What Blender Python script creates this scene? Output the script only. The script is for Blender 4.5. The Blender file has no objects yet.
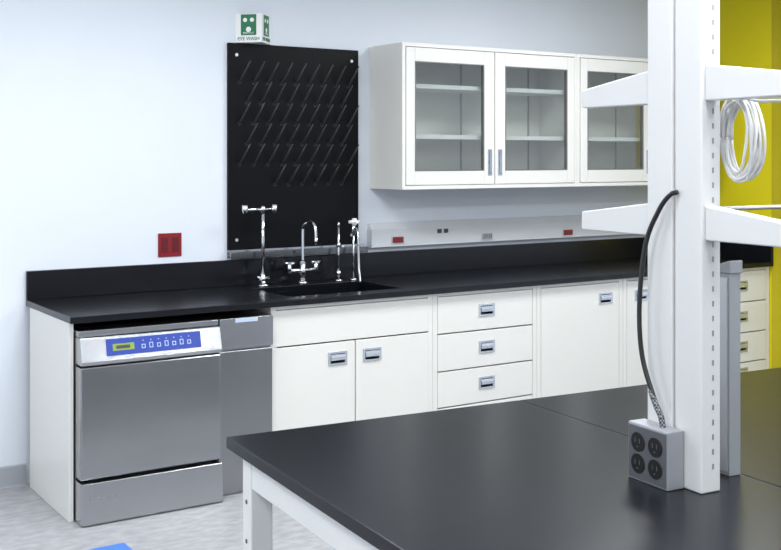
import bpy, bmesh, math, random
from mathutils import Vector, Matrix
random.seed(3)
S=bpy.context.scene
S.view_settings.view_transform='Standard'
COL=S.collection

# ---------------------------------------------------------------- materials
def mat(name,col,rough=.5,metal=0,spec=.5,emis=None,estr=0,noise=None,bump=None,coat=0):
    m=bpy.data.materials.new(name); m.use_nodes=True
    nt=m.node_tree; b=nt.nodes['Principled BSDF']
    b.inputs['Base Color'].default_value=(*col,1)
    b.inputs['Roughness'].default_value=rough
    b.inputs['Metallic'].default_value=metal
    b.inputs['Specular IOR Level'].default_value=spec
    b.inputs['Coat Weight'].default_value=coat
    if emis:
        b.inputs['Emission Color'].default_value=(*emis,1); b.inputs['Emission Strength'].default_value=estr
    tc=nt.nodes.new('ShaderNodeTexCoord')
    if noise:
        mp=nt.nodes.new('ShaderNodeMapping'); mp.inputs['Scale'].default_value=noise[0]
        nz=nt.nodes.new('ShaderNodeTexNoise'); nz.inputs['Scale'].default_value=noise[1]; nz.inputs['Detail'].default_value=6
        cr=nt.nodes.new('ShaderNodeValToRGB')
        cr.color_ramp.elements[0].position=.35; cr.color_ramp.elements[1].position=.65
        cr.color_ramp.elements[0].color=(*col,1); cr.color_ramp.elements[1].color=(*noise[2],1)
        nt.links.new(tc.outputs['Object'],mp.inputs['Vector']); nt.links.new(mp.outputs[0],nz.inputs['Vector'])
        nt.links.new(nz.outputs['Fac'],cr.inputs[0]); nt.links.new(cr.outputs[0],b.inputs['Base Color'])
    if bump:
        mp=nt.nodes.new('ShaderNodeMapping'); mp.inputs['Scale'].default_value=bump[0]
        nz=nt.nodes.new('ShaderNodeTexNoise'); nz.inputs['Scale'].default_value=bump[1]; nz.inputs['Detail'].default_value=3
        bp=nt.nodes.new('ShaderNodeBump'); bp.inputs['Strength'].default_value=bump[2]; bp.inputs['Distance'].default_value=.002
        nt.links.new(tc.outputs['Object'],mp.inputs['Vector']); nt.links.new(mp.outputs[0],nz.inputs['Vector'])
        nt.links.new(nz.outputs['Fac'],bp.inputs['Height']); nt.links.new(bp.outputs[0],b.inputs['Normal'])
    return m
M={}
M['wall']=mat('painted_wall',(.675,.715,.775),.75,spec=.2,noise=((1,1,1),2,(.69,.73,.79)),bump=((1,1,1),180,.08))
M['wallg']=mat('grey_painted_wall',(.38,.40,.44),.75,spec=.2,noise=((1,1,1),2,(.40,.42,.46)))
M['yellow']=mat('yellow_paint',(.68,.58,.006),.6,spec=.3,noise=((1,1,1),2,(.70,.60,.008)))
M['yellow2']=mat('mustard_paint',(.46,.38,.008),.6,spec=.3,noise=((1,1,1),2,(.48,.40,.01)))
M['ceil']=mat('ceiling_tile',(.8,.8,.8),.9,noise=((1,1,1),60,(.75,.75,.75)))
M['floor']=mat('vinyl_floor',(.28,.28,.295),.38,noise=((1,2,1),13,(.39,.39,.405)))
M['base']=mat('rubber_base',(.33,.35,.38),.5)
M['cream']=mat('offwhite_steel',(.725,.715,.675),.35)
M['creamin']=mat('offwhite_interior',(.74,.73,.70),.45)
M['toe']=mat('toe_kick',(.25,.25,.24),.6)
M['black']=mat('black_epoxy',(.005,.0055,.008),.22,spec=.35,bump=((1,1,1),260,.03))
M['blackisl']=mat('black_epoxy_island',(.006,.0065,.009),.26,spec=.24,bump=((1,1,1),260,.03))
M['board']=mat('black_board',(.004,.004,.005),.4,spec=.12)
M['peg']=mat('black_peg',(.012,.012,.015),.28,spec=.6)
M['steel']=mat('stainless',(.47,.48,.50),.20,metal=1,bump=((1,1,90),12,.06))
M['doorst']=mat('stainless_door',(.37,.38,.395),.17,metal=1,noise=((.3,.3,1),3,(.45,.46,.475)),bump=((1,1,60),8,.05))
M['steelv']=mat('stainless_dark',(.34,.345,.355),.24,metal=1,bump=((90,90,1),12,.08))
M['chrome']=mat('chrome',(.78,.79,.81),.10,metal=1)
M['alu']=mat('satin_aluminium',(.60,.61,.63),.35,metal=.8)
M['handle']=mat('pull_metal',(.58,.62,.68),.25,metal=.7)
M['recess']=mat('pull_recess',(.15,.16,.19),.35,metal=.3)
M['dark']=mat('dark_recess',(.05,.052,.06),.5)
M['gasket']=mat('gasket',(.16,.16,.16),.5)
M['white']=mat('white_enamel',(.80,.80,.79),.35)
M['frame']=mat('white_frame',(.66,.66,.655),.38)
M['race']=mat('raceway_paint',(.62,.64,.66),.4)
M['red']=mat('red_plastic',(.22,.006,.012),.35)
M['redd']=mat('dark_red',(.11,.003,.006),.4)
M['blue']=mat('blue_panel',(.015,.045,.30),.3)
M['lcd']=mat('lcd_green',(.22,.32,.03),.3,emis=(.3,.5,.05),estr=.06)
M['icon']=mat('icon_white',(.45,.54,.72),.4)
M['green']=mat('sign_green',(.01,.16,.06),.5)
M['blkpl']=mat('black_plastic',(.01,.01,.01),.35)
M['grey']=mat('grey_metal',(.30,.31,.33),.4,metal=.4)
M['strip']=mat('strip_grey',(.34,.36,.38),.4,metal=.2)
M['boxm']=mat('box_metal',(.36,.37,.40),.38,metal=.4)
M['plate']=mat('dark_cover_plate',(.16,.165,.18),.35,metal=.5)
M['cable']=mat('white_cable',(.66,.66,.65),.5)
M['tape']=mat('blue_vinyl',(.05,.18,.55),.5)
M['lamp']=mat('lamp_diffuser',(.9,.9,.9),.5,emis=(1,1,1),estr=3)
bd=mat('braided_sleeve',(.02,.02,.02),.6); M['braid']=bd
nt=bd.node_tree; ck=nt.nodes.new('ShaderNodeTexChecker'); ck.inputs['Scale'].default_value=220
ck.inputs['Color1'].default_value=(.01,.01,.01,1); ck.inputs['Color2'].default_value=(.28,.29,.31,1)
tcn=nt.nodes.new('ShaderNodeTexCoord'); nt.links.new(tcn.outputs['Object'],ck.inputs['Vector']); nt.links.new(ck.outputs['Color'],nt.nodes['Principled BSDF'].inputs['Base Color'])
def glass():
    m=bpy.data.materials.new('cabinet_glass'); m.use_nodes=True; nt=m.node_tree
    nt.nodes.clear()
    o=nt.nodes.new('ShaderNodeOutputMaterial'); mx=nt.nodes.new('ShaderNodeMixShader')
    t=nt.nodes.new('ShaderNodeBsdfTransparent'); g=nt.nodes.new('ShaderNodeBsdfGlossy')
    t.inputs[0].default_value=(.88,.90,.89,1); g.inputs['Roughness'].default_value=.02
    mx.inputs[0].default_value=.10
    nt.links.new(t.outputs[0],mx.inputs[1]); nt.links.new(g.outputs[0],mx.inputs[2]); nt.links.new(mx.outputs[0],o.inputs[0])
    return m
M['glass']=glass()

# ---------------------------------------------------------------- helpers
def parent(name,loc,rotz=0):
    e=bpy.data.objects.new(name,None); e.empty_display_size=.1
    e.location=loc; e.rotation_euler=(0,0,rotz); COL.objects.link(e); return e
def put(name,bm,m,par=None,bevel=0,local=False,smooth=False):
    bmesh.ops.recalc_face_normals(bm,faces=bm.faces)
    me=bpy.data.meshes.new(name); bm.to_mesh(me); bm.free()
    ob=bpy.data.objects.new(name,me); COL.objects.link(ob)
    for k in (m if isinstance(m,(list,tuple)) else [m]): me.materials.append(M[k])
    if smooth:
        for p in me.polygons: p.use_smooth=True
    if bevel:
        md=ob.modifiers.new('bevel','BEVEL'); md.width=bevel; md.segments=2; md.limit_method='ANGLE'; md.angle_limit=.7
    if par:
        ob.parent=par
        if not local: ob.matrix_parent_inverse=Matrix.Translation(-Vector(par.location))
    return ob
def addbox(bm,a,b,mi=0):
    x0,y0,z0=a; x1,y1,z1=b
    v=[bm.verts.new(p) for p in ((x0,y0,z0),(x1,y0,z0),(x1,y1,z0),(x0,y1,z0),(x0,y0,z1),(x1,y0,z1),(x1,y1,z1),(x0,y1,z1))]
    for f in ((0,3,2,1),(4,5,6,7),(0,1,5,4),(1,2,6,5),(2,3,7,6),(3,0,4,7)):
        bm.faces.new([v[i] for i in f]).material_index=mi
def boxes(name,lst,m,par=None,bevel=0,local=False):
    bm=bmesh.new()
    for t in lst: addbox(bm,t[0],t[1],t[2] if len(t)>2 else 0)
    return put(name,bm,m,par,bevel,local)
def box(name,a,b,m,par=None,bevel=0,local=False): return boxes(name,[(a,b)],m,par,bevel,local)
def prism(name,poly,axis,a,b,m,par=None,bevel=0,local=False):
    bm=bmesh.new()
    def P(p,h):
        return (h,p[0],p[1]) if axis=='x' else ((p[0],p[1],h) if axis=='z' else (p[0],h,p[1]))
    A=[bm.verts.new(P(p,a)) for p in poly]; B=[bm.verts.new(P(p,b)) for p in poly]
    n=len(poly)
    bm.faces.new(A); bm.faces.new(B[::-1])
    for i in range(n): bm.faces.new((A[i],B[i],B[(i+1)%n],A[(i+1)%n]))
    return put(name,bm,m,par,bevel,local)
def sweep(bm,pts,r,n=12,mi=0):
    pts=[Vector(p) for p in pts]; rs=r if isinstance(r,(list,tuple)) else [r]*len(pts)
    up=None; rings=[]
    for i,p in enumerate(pts):
        t=(pts[min(i+1,len(pts)-1)]-pts[max(i-1,0)]).normalized()
        if up is None:
            up=Vector((0,0,1)) if abs(t.z)<.9 else Vector((1,0,0))
        up=(up-t*up.dot(t)).normalized(); s=t.cross(up)
        rings.append([bm.verts.new(p+(up*math.cos(a)+s*math.sin(a))*rs[i]) for a in [2*math.pi*k/n for k in range(n)]])
    for i in range(len(rings)-1):
        for k in range(n):
            f=bm.faces.new((rings[i][k],rings[i][(k+1)%n],rings[i+1][(k+1)%n],rings[i+1][k])); f.smooth=True; f.material_index=mi
    for R in (rings[0],rings[-1][::-1]):
        f=bm.faces.new(R); f.material_index=mi
def catmull(P,k=8):
    P=[Vector(p) for p in P]; Q=[P[0]*2-P[1]]+P+[P[-1]*2-P[-2]]; out=[]
    for i in range(1,len(Q)-2):
        a,b,c,d=Q[i-1:i+3]
        for j in range(k):
            t=j/k
            out.append(.5*((2*b)+(c-a)*t+(2*a-5*b+4*c-d)*t*t+(3*b-a-3*c+d)*t**3))
    out.append(P[-1]); return out
def tubes(name,lst,m,par=None,local=False):
    bm=bmesh.new()
    for t in lst: sweep(bm,t[0],t[1],t[2] if len(t)>2 else 14,t[3] if len(t)>3 else 0)
    return put(name,bm,m,par,0,local)
def text(name,s,size,mtx,m,par,ext=.0004):
    cu=bpy.data.curves.new(name,'FONT'); cu.body=s; cu.size=size; cu.extrude=ext; cu.align_x='CENTER'; cu.align_y='CENTER'
    tmp=bpy.data.objects.new('tmp',cu); COL.objects.link(tmp)
    dg=bpy.context.evaluated_depsgraph_get(); me=bpy.data.meshes.new_from_object(tmp.evaluated_get(dg))
    bpy.data.objects.remove(tmp); me.transform(mtx); me.materials.clear(); me.materials.append(M[m])
    ob=bpy.data.objects.new(name,me); COL.objects.link(ob); ob.parent=par
    ob.matrix_parent_inverse=Matrix.Translation(-Vector(par.location)); return ob

# ---------------------------------------------------------------- room
XL,XR,YF,H=-3.6,4.84,-8.6,2.95
box('floor',(XL,YF,-.1),(XR,0,0),'floor')
box('ceiling',(XL,YF,H),(XR,0,H+.1),'ceil')
box('wall_back',(XL-.1,0,-.1),(XR+.1,.1,H+.1),'wall')
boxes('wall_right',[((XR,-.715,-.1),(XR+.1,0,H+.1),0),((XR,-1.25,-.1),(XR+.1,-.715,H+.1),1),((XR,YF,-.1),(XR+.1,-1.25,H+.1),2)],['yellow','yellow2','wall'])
box('wall_left',(XL-.1,YF,-.1),(XL,0,H+.1),'wall')
box('wall_front',(XL-.1,YF-.1,-.1),(XR+.1,YF,H+.1),'wallg')
prism('baseboard_back',[(0,0),(-.016,0),(-.012,.008),(-.008,.10),(-.004,.106),(0,.106)],'x',XL,-.001,'base')
# ceiling fixtures
k=0
for fx in (-2.3,.3,2.9):
    for fy in (-1.7,-4.4,-7.1):
        p=parent('ceiling_light' if k==0 else 'ceiling_light.%03d'%k,(fx,fy,H)); k+=1
        boxes('housing',[((fx-.63,fy-.33,H-.05),(fx+.63,fy-.30,H)),((fx-.63,fy+.30,H-.05),(fx+.63,fy+.33,H)),
            ((fx-.63,fy-.30,H-.05),(fx-.60,fy+.30,H)),((fx+.60,fy-.30,H-.05),(fx+.63,fy+.30,H))],'white',p)
        box('diffuser',(fx-.60,fy-.30,H-.03),(fx+.60,fy+.30,H-.02),'lamp',p)
        L=bpy.data.lights.new('fixture_lamp','AREA'); L.shape='RECTANGLE'; L.size=1.2; L.size_y=.6; L.energy=47; L.color=(.94,.975,1)
        lo=bpy.data.objects.new('fixture_lamp',L); COL.objects.link(lo); lo.parent=p; lo.location=(0,0,-.04)

# ---------------------------------------------------------------- countertop
CT,CB=.925,.895
cx0,cx1,cyf=.0,XR-.002,-.734
sx0,sx1,sy0,sy1=1.17,1.86,-.61,-.18
ct=parent('lab_countertop',(2.4,-.37,CB))
def ring(x0,x1,y0,y1,a,b,c,d,z0,z1):
    bm=bmesh.new()
    xs=[x0,a,b,x1]; ys=[y0,c,d,y1]; V={}
    for z in (z0,z1):
        for i,x in enumerate(xs):
            for j,y in enumerate(ys): V[i,j,z]=bm.verts.new((x,y,z))
    for i in range(3):
        for j in range(3):
            if i==1 and j==1: continue
            bm.faces.new([V[q] for q in ((i,j,z0),(i,j+1,z0),(i+1,j+1,z0),(i+1,j,z0))])
            bm.faces.new([V[q] for q in ((i,j,z1),(i+1,j,z1),(i+1,j+1,z1),(i,j+1,z1))])
    def side(l):
        for p,q in zip(l,l[1:]): bm.faces.new([V[p+(z0,)],V[q+(z0,)],V[q+(z1,)],V[p+(z1,)]])
    side([(0,0),(1,0),(2,0),(3,0),(3,1),(3,2),(3,3),(2,3),(1,3),(0,3),(0,2),(0,1),(0,0)])
    side([(1,1),(1,2),(2,2),(2,1),(1,1)])
    return bm
put('worktop',ring(cx0,cx1,cyf,-.001,sx0,sx1,sy0,sy1,CB,CT),'black',ct,.0025)
bs=parent('counter_backsplash',(2.4,-.01,CT))
box('rear_splash',(cx0,-.024,CT),(cx1,-.001,1.07),'black',bs,.003)
ss=parent('counter_side_splash',(cx1-.01,-.4,CT))
box('end_splash',(cx1-.023,cyf,CT),(cx1,-.026,1.07),'black',ss,.003)
sk=parent('lab_sink',((sx0+sx1)/2,(sy0+sy1)/2,.65))
w=.012
boxes('basin',[((sx0-w,sy0-w,.65),(sx1+w,sy1+w,.665)),
  ((sx0-w,sy0-w,.665),(sx0-.001,sy1+w,CB-.001)),((sx1+.001,sy0-w,.665),(sx1+w,sy1+w,CB-.001)),
  ((sx0,sy0-w,.665),(sx1,sy0-.001,CB-.001)),((sx0,sy1+.001,.665),(sx1,sy1+w,CB-.001))],'black',sk)
tubes('drain',[([(1.5,-.38,.666),(1.5,-.38,.672)],.04,20)],'alu',sk)

# ---------------------------------------------------------------- base cabinets
YC=-.70
def cup_pull(par,x,z,i):
    hw,hh=.056,.035; y=YC
    boxes('pull_%d'%i,[((x-hw,y-.006,z-hh),(x+hw,y,z-hh+.010)),((x-hw,y-.006,z+hh-.010),(x+hw,y,z+hh)),
       ((x-hw,y-.006,z-hh+.010),(x-hw+.013,y,z+hh-.010)),((x+hw-.013,y-.006,z-hh+.010),(x+hw,y,z+hh-.010)),
       ((x-hw+.013,y-.001,z-hh+.010),(x+hw-.013,y,z+hh-.010),1)],['handle','recess'],par,.0015)
    prism('cup_%d'%i,[(y-.001,z+.022),(y-.008,z+.020),(y-.012,z+.006),(y-.011,z-.009),(y-.008,z-.009),(y-.009,z+.005),(y-.006,z+.016),(y-.001,z+.018)],'x',x-hw+.014,x+hw-.014,'handle',par)
def base_cab(idx,x0,x1,fronts,pulls):
    p=parent('base_cabinet' if idx==0 else 'base_cabinet.%03d'%idx,((x0+x1)/2,-.35,0))
    x0+=.001; x1-=.001; t=.018; top=CB-.001
    boxes('carcass',[((x0,YC+.02,.10),(x0+t,-.002,top)),((x1-t,YC+.02,.10),(x1,-.002,top)),
        ((x0+t,YC+.02,.10),(x1-t,-.002,.118)),((x0+t,-.02,.118),(x1-t,-.002,.60))],'creamin',p)
    sw=.03
    boxes('face_frame',[((x0,YC,.10),(x0+sw,YC+.02,top)),((x1-sw,YC,.10),(x1,YC+.02,top)),
        ((x0+sw,YC,.875),(x1-sw,YC+.02,top)),((x0+sw,YC,.10),(x1-sw,YC+.02,.115))],'cream',p,.001)
    box('toe_kick',(x0,-.63,0),(x1,-.61,.10),'toe',p)
    box('plinth',(x0,-.60,0),(x1,-.05,.099),'toe',p)
    for i,(a,b,c,d) in enumerate(fronts):
        box('front_%d'%i,(a,YC-.001,c),(b,YC+.018,d),'cream',p,.0025)
    for i,(x,z) in enumerate(pulls): cup_pull(p,x,z,i)
g=.0035
base_cab(0,1.014,2.004,[(1.018,1.973,.69,.871),(1.018,1.509-g,.12,.683),(1.509+g,1.973,.12,.683)],[(1.40,.600),(1.61,.600)])
base_cab(1,2.004,2.748,[(2.038,2.714,.669,.871),(2.038,2.714,.462,.662),(2.038,2.714,.262,.455),(2.038,2.714,.12,.255)],
   [(2.376,.778),(2.376,.570),(2.376,.368),(2.376,.19)])
base_cab(2,2.748,3.445,[(2.782,3.411,.12,.871)],[(3.295,.780)])
base_cab(3,3.445,4.20,[(3.479,3.82,.12,.871),(3.827,4.166,.12,.871)],[(3.60,.780),(4.05,.780)])
base_cab(4,4.20,4.835,[(4.234,4.80,.669,.871),(4.234,4.80,.462,.662),(4.234,4.80,.262,.455),(4.234,4.80,.12,.255)],
   [(4.55,.775),(4.55,.568),(4.55,.366),(4.55,.19)])
ep=parent('cabinet_end_panel',(.01,-.35,0))
boxes('panel',[((.004,-.70,.0),(.018,-.06,.894)),((.018,-.70,0),(.025,-.68,.894))],'cream',ep,.002)

# ---------------------------------------------------------------- dishwasher
dw=parent('lab_dishwasher',(.36,-.4,0))
a,b,yf=.030,.706,-.785
box('body',(a+.004,-.69,.03),(b-.004,-.06,.862),'steelv',dw,.003)
boxes('feet',[((a+.05,-.66,0),(a+.10,-.61,.03)),((b-.10,-.66,0),(b-.05,-.61,.03)),((a+.05,-.2,0),(a+.10,-.15,.03)),((b-.10,-.2,0),(b-.05,-.15,.03))],'dark',dw)
box('top_trim',(a,-.755,.834),(b,-.69,.862),'steel',dw,.003)
prism('control_fascia',[(-.69,.712),(-.80,.712),(-.804,.728),(-.776,.832),(-.69,.832)],'x',a,b,'steel',dw,.003)
def fas(z): return -.804+(z-.728)*(.028/.104)
def slab(name,x0,x1,z0,z1,off,m):
    prism(name,[(fas(z0)-off,z0),(fas(z1)-off,z1),(fas(z1)+.002,z1),(fas(z0)+.002,z0)],'x',x0,x1,m,dw)
slab('control_panel',.145,.60,.747,.820,.0015,'blue')
slab('display',.175,.275,.768,.797,.0025,'lcd')
slab('display_window',.19,.255,.775,.790,.003,'dark')
for i in range(7): 
    x=.31+i*.037; z0=.768; z1=.786+(.006 if i%2 else 0); t=.003; o=.0025
    for q,(u0,u1,v0,v1) in enumerate(((x,x+.018,z0,z0+t),(x,x+.018,z1-t,z1),(x,x+t,z0+t,z1-t),(x+.018-t,x+.018,z0+t,z1-t))):
        slab('button_%d_%d'%(i,q),u0,u1,v0,v1,o,'icon')
    slab('tick_%d'%i,x+.006,x+.012,.801,.804,o,'icon')
box('door',(a,yf,.20),(b,-.69,.702),'doorst',dw,.006)
prism('kick_panel',[(-.69,.004),(-.808,.004),(-.814,.012),(-.802,.188),(-.69,.188)],'x',a,b,'steel',dw,.003)
text('badge','Lab wash',.035,Matrix.Translation((.13,-.808,.12))@Matrix.Rotation(math.radians(86),4,'X'),'grey',dw)
# stainless side unit
sp=parent('stainless_dosing_cabinet',(.86,-.4,0))
box('body',(.716,-.715,.0),(1.008,-.06,.86),'steelv',sp,.003)
box('lower_panel',(.718,-.735,.03),(1.006,-.716,.70),'steelv',sp,.003)
box('upper_panel',(.718,-.745,.712),(1.006,-.716,.86),'steel',sp,.003)
box('label',(.80,-.7465,.838),(.92,-.745,.856),'icon',sp)

# ---------------------------------------------------------------- wall cabinets
def wall_cab(idx,x0,x1):
    z0,z1,yd=1.453,2.304,-.356
    p=parent('wall_cabinet' if idx==0 else 'wall_cabinet.%03d'%idx,((x0+x1)/2,-.18,z0))
    x0+=.0005;x1-=.0005;t=.02; yb=-.335
    boxes('carcass',[((x0,yb,z0),(x0+t,-.001,z1)),((x1-t,yb,z0),(x1,-.001,z1)),((x0+t,yb,z1-t),(x1-t,-.001,z1)),
       ((x0+t,yb,z0),(x1-t,-.001,z0+t)),((x0+t,-.012,z0+t),(x1-t,-.001,z1-t))],'cream',p,.001)
    boxes('face_frame',[((x0,yb-.018,z0),(x0+.022,yb,z1)),((x1-.022,yb-.018,z0),(x1,yb,z1)),((x0+.022,yb-.018,z1-.022),(x1-.022,yb,z1)),((x0+.022,yb-.018,z0),(x1-.022,yb,z0+.022))],'cream',p,.001)
    boxes('shelves',[((x0+t,-.31,1.748),(x1-t,-.013,1.773)),((x0+t,-.31,2.045),(x1-t,-.013,2.07))],'white',p,.001)
    boxes('shelf_standards',[((xx-.006,-.016,z0+.03),(xx+.006,-.012,z1-.03)) for xx in (x0+.12,(x0+x1)/2,x1-.12)],'grey',p)
    xm=(x0+x1)/2
    for i,(a,b) in enumerate(((x0+.026,xm-.003),(xm+.003,x1-.026))):
        c,d=z0+.026,z1-.026; fw=.060; fi=.078; fz=.080
        l=fw if i==0 else fi; r=fi if i==0 else fw
        y0,y1=-.357,-.336
        boxes('door_%d'%i,[((a,y0,c),(a+l,y1,d)),((b-r,y0,c),(b,y1,d)),((a+l,y0,c),(b-r,y1,c+fz)),((a+l,y0,d-fz),(b-r,y1,d))],'cream',p,.002)
        q=.007
        A,B,C,D=a+l,b-r,c+fz,d-fz
        boxes('gasket_%d'%i,[((A,y0-.001,C),(A+q,y1+.001,D)),((B-q,y0-.001,C),(B,y1+.001,D)),((A+q,y0-.001,C),(B-q,y1+.001,C+q)),((A+q,y0-.001,D-q),(B-q,y1+.001,D))],'gasket',p)
        box('glass_%d'%i,(A+q,-.347,C+q),(B-q,-.344,D-q),'glass',p)
        hx=(b-.036) if i==0 else (a+.036)
        boxes('pull_%d'%i,[((hx-.016,y0-.004,1.53),(hx-.009,y0,1.69)),((hx+.009,y0-.004,1.53),(hx+.016,y0,1.69)),
            ((hx-.009,y0-.004,1.53),(hx+.009,y0,1.537)),((hx-.009,y0-.004,1.683),(hx+.009,y0,1.69)),
            ((hx-.009,y0-.0012,1.537),(hx+.009,y0,1.683),1),
            ((hx-.006,y0-.012,1.545),(hx-.001,y0-.006,1.675)),((hx-.006,y0-.008,1.60),(hx-.001,y0-.001,1.62))],['handle','recess'],p)
wall_cab(0,2.035,3.385); wall_cab(1,3.385,4.735)

# ---------------------------------------------------------------- raceway
rw=parent('wall_raceway',(3.4,-.02,1.1))
prism('channel',[(-.001,1.10),(-.05,1.10),(-.05,1.205),(-.02,1.244),(-.001,1.244)],'x',2.02,4.80,'race',rw,.002)
boxes('end_cap',[((2.016,-.052,1.098),(2.020,-.001,1.206))],'alu',rw)
def dev(i,x,z,w,h,m,n):
    box('plate_%d'%i,(x-w-.01,-.053,z-h-.008),(x+w+.01,-.05,z+h+.008),'alu',rw,.001)
    box(n+'_%d'%i,(x-w,-.058,z-h),(x+w,-.053,z+h),m,rw,.001)
    boxes('slots_%d'%i,[((x-w*.6,-.0586,z-h*.3),(x-w*.5,-.058,z+h*.4)),((x-w*.2,-.0586,z-h*.3),(x-w*.1,-.058,z+h*.4)),((x+w*.35,-.0586,z-h*.3),(x+w*.45,-.058,z+h*.4)),((x+w*.7,-.0586,z-h*.3),(x+w*.8,-.058,z+h*.4))],'dark',rw)
dev(0,2.205,1.140,.038,.018,'red','outlet')
dev(1,2.89,1.135,.038,.018,'grey','outlet')
dev(2,3.58,1.135,.038,.018,'red','outlet')
dev(3,4.25,1.135,.038,.018,'grey','outlet')
boxes('data_ports',[((2.50+.05*i,-.055,1.17),(2.53+.05*i,-.05,1.195)) for i in range(2)],'dark',rw)

# ---------------------------------------------------------------- drying rack
dr=parent('drying_rack',(1.51,-.02,1.1))
bx0,bx1,bz0,bz1=1.098,1.943,1.125,2.276
box('board',(bx0,-.022,bz0),(bx1,-.001,bz1),'board',dr,.003)
bm=bmesh.new()
for r in range(6):
    for c in range(9):
        x=1.165+c*.088-(.044 if r%2 else 0)
        z=2.07-r*.115
        if x>1.87 or x<1.13 or (r==5 and x<1.36): continue
        sweep(bm,[(x,-.02,z-.01),(x+.003,-.032,z),(x+.016,-.060,z+.045),(x+.034,-.092,z+.105)],[.009,.0065,.0052,.0036],8)
        sweep(bm,[(x,-.022,z-.01),(x,-.025,z-.01)],.012,10)
put('pegs',bm,'peg',dr)
tubes('mount_screws',[([(x,-.022,z),(x,-.026,z)],.009,14) for x in (1.148,1.895) for z in (2.21,1.18)],'alu',dr)
prism('drip_trough',[(-.025,1.078),(-.074,1.078),(-.078,1.112),(-.074,1.112),(-.071,1.082),(-.029,1.082),(-.028,1.124),(-.025,1.124)],'x',1.088,1.98,'steel',dr)
# sign
sg=parent('eyewash_sign',(1.26,-.05,2.27))
za,zb=2.280,2.440
W0,Ap,W1=(1.151,-.001),(1.26,-.11),(1.369,-.001)
prism('sign_body',[W0,Ap,W1,(1.362,-.001),(1.26,-.103),(1.158,-.001)],'z',za,zb,'white',sg)
def face(P,Q,nm):
    P=Vector((*P,0));Q=Vector((*Q,0)); xa=(Q-P).normalized(); n=Vector((xa.y,-xa.x,0)); c=(P+Q)/2
    R=Matrix((xa,Vector((0,0,1)),n)).transposed().to_4x4()
    base=lambda dx,z: Matrix.Translation(c+xa*dx+n*.0012+Vector((0,0,z)))@R
    def rect(nm2,x0,x1,z0,z1,m):
        bm=bmesh.new(); addbox(bm,(x0,z0,-.001),(x1,z1,.0002)); bm.transform(base(0,0)); put(nm2,bm,m,sg)
    def disc(nm2,x,z,r,m):
        bm=bmesh.new(); bmesh.ops.create_cone(bm,cap_ends=True,segments=20,radius1=r,radius2=r,depth=.0012); bm.transform(base(x,z)); put(nm2,bm,m,sg)
    text(nm+'_lettering','EYE WASH',.027,base(0,za+.020),'green',sg,.001)
    rect(nm+'_field',-.045,.045,za+.040,zb-.004,'green')
    disc(nm+'_eye_l',-.02,zb-.035,.012,'white'); disc(nm+'_eye_r',.02,zb-.035,.012,'white')
    disc(nm+'_spray',0,za+.072,.015,'white')
    rect(nm+'_basin',-.032,.032,za+.048,za+.058,'white')
face(W0,Ap,'face_a'); face(Ap,W1,'face_b')

# red outlet
ro=parent('red_wall_outlet',(.763,-.005,1.10))
box('plate',(.696,-.007,1.105),(.830,-.001,1.232),'red',ro,.003)
l=[];s=[]
for cx in (.732,.794):
    l.append(((cx-.019,-.010,1.128),(cx+.019,-.0065,1.21)))
    for zz in (1.148,1.188):
        s+= [((cx-.009,-.0106,zz-.006),(cx-.006,-.0095,zz+.008)),((cx+.006,-.0106,zz-.006),(cx+.009,-.0095,zz+.008))]
boxes('receptacles',l,'redd',ro,.002); boxes('slots',s,'blkpl',ro)

# ---------------------------------------------------------------- taps
y=-.128
x=1.258
t1=parent('eyewash_fixture',(x,y,CT))
tubes('riser',[([(x,y,CT),(x,y,CT+.012)],.032,20),([(x,y,CT+.012),(x,y,CT+.07)],[.016,.013],16),([(x,y,CT+.07),(x,y,1.36)],.009),
  ([(x-.035,y,CT+.045),(x+.035,y,CT+.045)],.012),([(x-.035,y-.004,CT+.045),(x-.035,y-.05,CT+.05)],.008)],'chrome',t1)
tubes('spray_bar',[([(x-.11,y,1.352),(x+.08,y,1.352)],.0085),([(x-.11,y,1.332),(x-.11,y,1.377)],[.014,.018],16),([(x+.07,y,1.332),(x+.07,y,1.377)],[.014,.018],16),([(x,y,1.335),(x,y,1.37)],.014)],'chrome',t1)
x=1.508
t2=parent('gooseneck_faucet',(x,y,CT))
neck=[(x,y,1.03),(x,y,1.15),(x,y,1.225)]+[(x,y-.075+.075*math.cos(q),1.225+.06*math.sin(q)) for q in [math.pi*i/10 for i in range(1,11)]]+[(x,y-.152,1.19)]
tubes('body',[([(x,y,CT),(x,y,CT+.012)],.03,20),([(x,y,CT+.012),(x,y,1.05)],[.018,.016],16),
   ([(x-.085,y,1.0),(x+.085,y,1.0)],.013),(catmull(neck,4),.0085),([(x,y-.152,1.195),(x,y-.152,1.155)],[.011,.007])],'chrome',t2)
l=[]
for s_ in (-1,1):
    hx=x+s_*.085
    l+=[([(hx,y,.985),(hx,y,1.045)],[.015,.011]),([(hx-.03,y,1.045),(hx+.03,y,1.045)],.006),([(hx,y-.03,1.045),(hx,y+.03,1.045)],.006)]
tubes('cross_handles',l,'chrome',t2)
x=1.743
t3=parent('deionized_water_tap',(x,y,CT))
tubes('stem',[([(x,y,CT),(x,y,CT+.01)],.024,20),([(x,y,CT+.01),(x,y,1.25)],.0065),([(x,y,1.12),(x,y,1.15)],.012),([(x,y,CT+.03),(x,y,CT+.06)],.013),
   ([(x,y,1.13),(x+.0,y-.05,1.13)],.006),([(x,y,1.24),(x,y,1.265)],[.010,.006])],'chrome',t3)
x=1.844
t4=parent('hose_tap',(x,y,CT))
tubes('stem',[([(x,y,CT),(x,y,CT+.01)],.022,20),([(x,y,CT+.01),(x,y,1.23)],.006),([(x,y,1.19),(x,y,1.25)],.012),
   (catmull([(x,y,1.22),(x,y-.03,1.225),(x-.003,y-.055,1.19),(x-.004,y-.06,1.13)],6),.007)],'chrome',t4)
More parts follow.
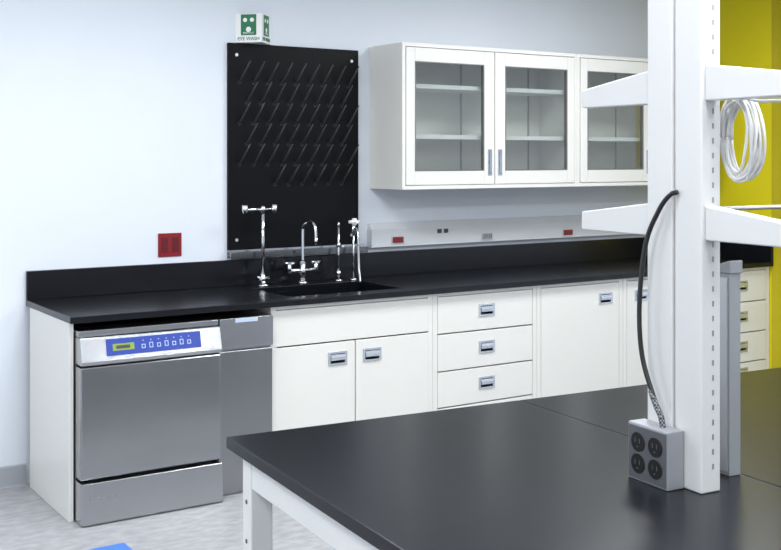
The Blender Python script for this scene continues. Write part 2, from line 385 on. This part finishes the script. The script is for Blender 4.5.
tubes('knob',[([(x-.035,y-.01,1.265),(x+.035,y-.01,1.265)],.009),([(x,y-.045,1.265),(x,y+.025,1.265)],.009),([(x,y-.01,1.245),(x,y-.01,1.285)],.014)],'white',t4)
tubes('hose',[(catmull([(x-.004,y-.06,1.14),(x-.004,y-.064,1.05),(x-.008,y-.075,.99),(x-.018,y-.10,.95),(x-.025,y-.115,.928)],8),.0065)],'alu',t4)

# ---------------------------------------------------------------- island
ROT=math.radians(-4.8)
IX,IY=-.296,-3.018
isl=parent('island_lab_bench',(IX,IY,0),ROT)
LX,LY=3.0,-1.72; IT=.914
boxes('worktop',[((0,LY,IT-.03),(.9185,0,IT)),((.9215,LY,IT-.03),(LX,0,IT))],'blackisl',isl,.003,True)
boxes('joint',[((.9185,LY+.004,IT-.03),(.9215,-.004,IT-.0015))],'dark',isl,0,True)
lg=[]
for lx in (.03,1.45,LX-.09):
    for ly in (-.04,LY+.10): lg.append(((lx,ly-.06,0.012),(lx+.06,ly,IT-.031)))
boxes('legs',lg,'frame',isl,.004,True)
boxes('feet',[((t[0][0]+.01,t[0][1]+.01,0),(t[1][0]-.01,t[1][1]-.01,.012)) for t in lg],'dark',isl,0,True)
boxes('apron',[((.032,LY+.10,IT-.115),(.06,-.10,IT-.031)),((LX-.06,LY+.10,IT-.115),(LX-.032,-.10,IT-.031)),
   ((.09,-.07,IT-.115),(LX-.09,-.045,IT-.031)),((.09,LY+.045,IT-.115),(LX-.09,LY+.07,IT-.031))],'frame',isl,.003,True)
tubes('leg_holes',[([(.0285,-.07,.76-.1*i),(.0305,-.07,.76-.1*i)],.006) for i in range(5)],'dark',isl,True)

# shelf frame
sf=parent('bench_shelf_frame',(IX,IY,IT),ROT)
PT=1.35
for n,px_ in enumerate((.727,1.95)):
    W=.056
    boxes('uprights_%d'%n,[((px_,-.865,0),(px_+W,-.783,PT)),((px_,-.955,0),(px_+W,-.873,PT))],'frame',sf,.004,True)
    box('web_%d'%n,(px_+.012,-.873,0),(px_+.033,-.865,PT),'frame',sf,0,True)
    boxes('slots_%d'%n,[((px_+.031,-.9555,.05+.032*i),(px_+.036,-.9545,.062+.032*i)) for i in range(40)]+[((px_+.031,-.7835,.05+.032*i),(px_+.036,-.7825,.062+.032*i)) for i in range(40)],'grey',sf,0,True)
    for m_,(zb_,zt_) in enumerate(((.846,.924),(.545,.620))):
        prism('bracket_rear_%d_%d'%(n,m_),[(-.783,zb_),(-.535,zb_),(-.530,zb_+.006),(-.532,zb_+.045),(-.783,zt_)],'x',px_+.010,px_+.043,'frame',sf,.003,True)
        prism('bracket_front_%d_%d'%(n,m_),[(-.955,zb_),(-1.20,zb_),(-1.205,zb_+.006),(-1.203,zb_+.045),(-.955,zt_)],'x',px_+.010,px_+.043,'frame',sf,.003,True)
tubes('cross_rod',[([(.783,-.91,.61),(1.95,-.91,.61)],.005)],'alu',sf,True)

# outlet box
ob=parent('bench_outlet_box',(IX,IY,IT),ROT)
box('housing',(.678,-.905,0),(.7255,-.775,.128),'boxm',ob,.003,True)
s=[]
boxes('cover_plates',[((.676,-.901,.005),(.6785,-.779,.123))],'plate',ob,.001,True)
bm=bmesh.new()
for cy in (-.868,-.812):
    for cz in (.040,.088):
        sweep(bm,[(.676,cy,cz),(.6735,cy,cz)],.0215,24)
put('receptacles',bm,'blkpl',ob,0,True)
for cy in (-.868,-.812):
    for cz in (.040,.088):
        s+=[((.6728,cy-.008,cz-.002),(.6737,cy-.006,cz+.008)),((.6728,cy+.006,cz-.002),(.6737,cy+.008,cz+.008)),((.6728,cy-.002,cz-.012),(.6737,cy+.002,cz-.009))]
boxes('slots',s,'plate',ob,0,True)
# cord
pc=parent('power_cord',(IX,IY,IT),ROT)
cp=[(.720,-.89,.648),(.713,-.872,.640),(.706,-.845,.605),(.698,-.812,.53),(.693,-.797,.40),(.693,-.805,.28),(.698,-.845,.175)]
cl=[(.698,-.845,.175),(.702,-.857,.15),(.704,-.862,.126)]
tubes('jacket',[(catmull(cp,10),.0055)],'blkpl',pc,True)
tubes('braided_sleeve',[(catmull([(.6965,-.830,.205)]+cl,8),.0068)],'braid',pc,True)
# vertical power strip
vs=parent('vertical_power_strip',(IX,IY,IT),ROT)
box('channel',(.88,-.885,0),(.915,-.84,.46),'strip',vs,.002,True)
box('cover',(.877,-.88,.01),(.8805,-.845,.45),'alu',vs,.001,True)
prism('cap',[(-.888,.46),(-.837,.46),(-.837,.475),(-.888,.49)],'x',.878,.918,'strip',vs,.002,True)
# coiled cable
cc=parent('coiled_cable',(IX,IY,IT),ROT)
bm=bmesh.new()
for i in range(11):
    f=i/10
    r=.064+.016*((i*7)%11)/10; ox=.802+.028*f
    pts=[]
    for k in range(41):
        q=2*math.pi*k/40
        pts.append((ox+.010*math.cos(q+i)+.003*math.sin(3*q+i),-.983+r*.60*math.cos(q),.768+1.2*r*math.sin(q)-.003*(i%3)))
    sweep(bm,pts,.0036,8)
put('loops',bm,'cable',cc,0,True)
tubes('tail',[(catmull([(.80,-.985,.845),(.79,-1.02,.85),(.785,-1.06,.842),(.785,-1.12,.84),(.785,-1.19,.838)],8),.0036),
   (catmull([(.81,-.975,.845),(.79,-1.02,.856),(.787,-1.06,.85),(.787,-1.12,.849),(.787,-1.19,.847)],8),.0036)],'cable',cc,True)

# blue floor marker
bf=parent('blue_floor_marker',(.05,-1.12,0))
box('vinyl',(-.06,-1.25,0.0005),(.12,-1.09,.002),'tape',bf)

# ---------------------------------------------------------------- camera
cam=bpy.data.cameras.new('camera'); co=bpy.data.objects.new('camera',cam); COL.objects.link(co)
cam.sensor_width=36; cam.lens=36*1110/781; cam.shift_y=-.150
co.location=(-1.5126,-5.6595,1.637); co.rotation_euler=(math.radians(90),0,math.radians(56.84-90))
cam.clip_start=.05
S.camera=co
w=bpy.data.worlds.new('world'); S.world=w; w.use_nodes=True
w.node_tree.nodes['Background'].inputs[0].default_value=(.7,.8,1,1); w.node_tree.nodes['Background'].inputs[1].default_value=.3
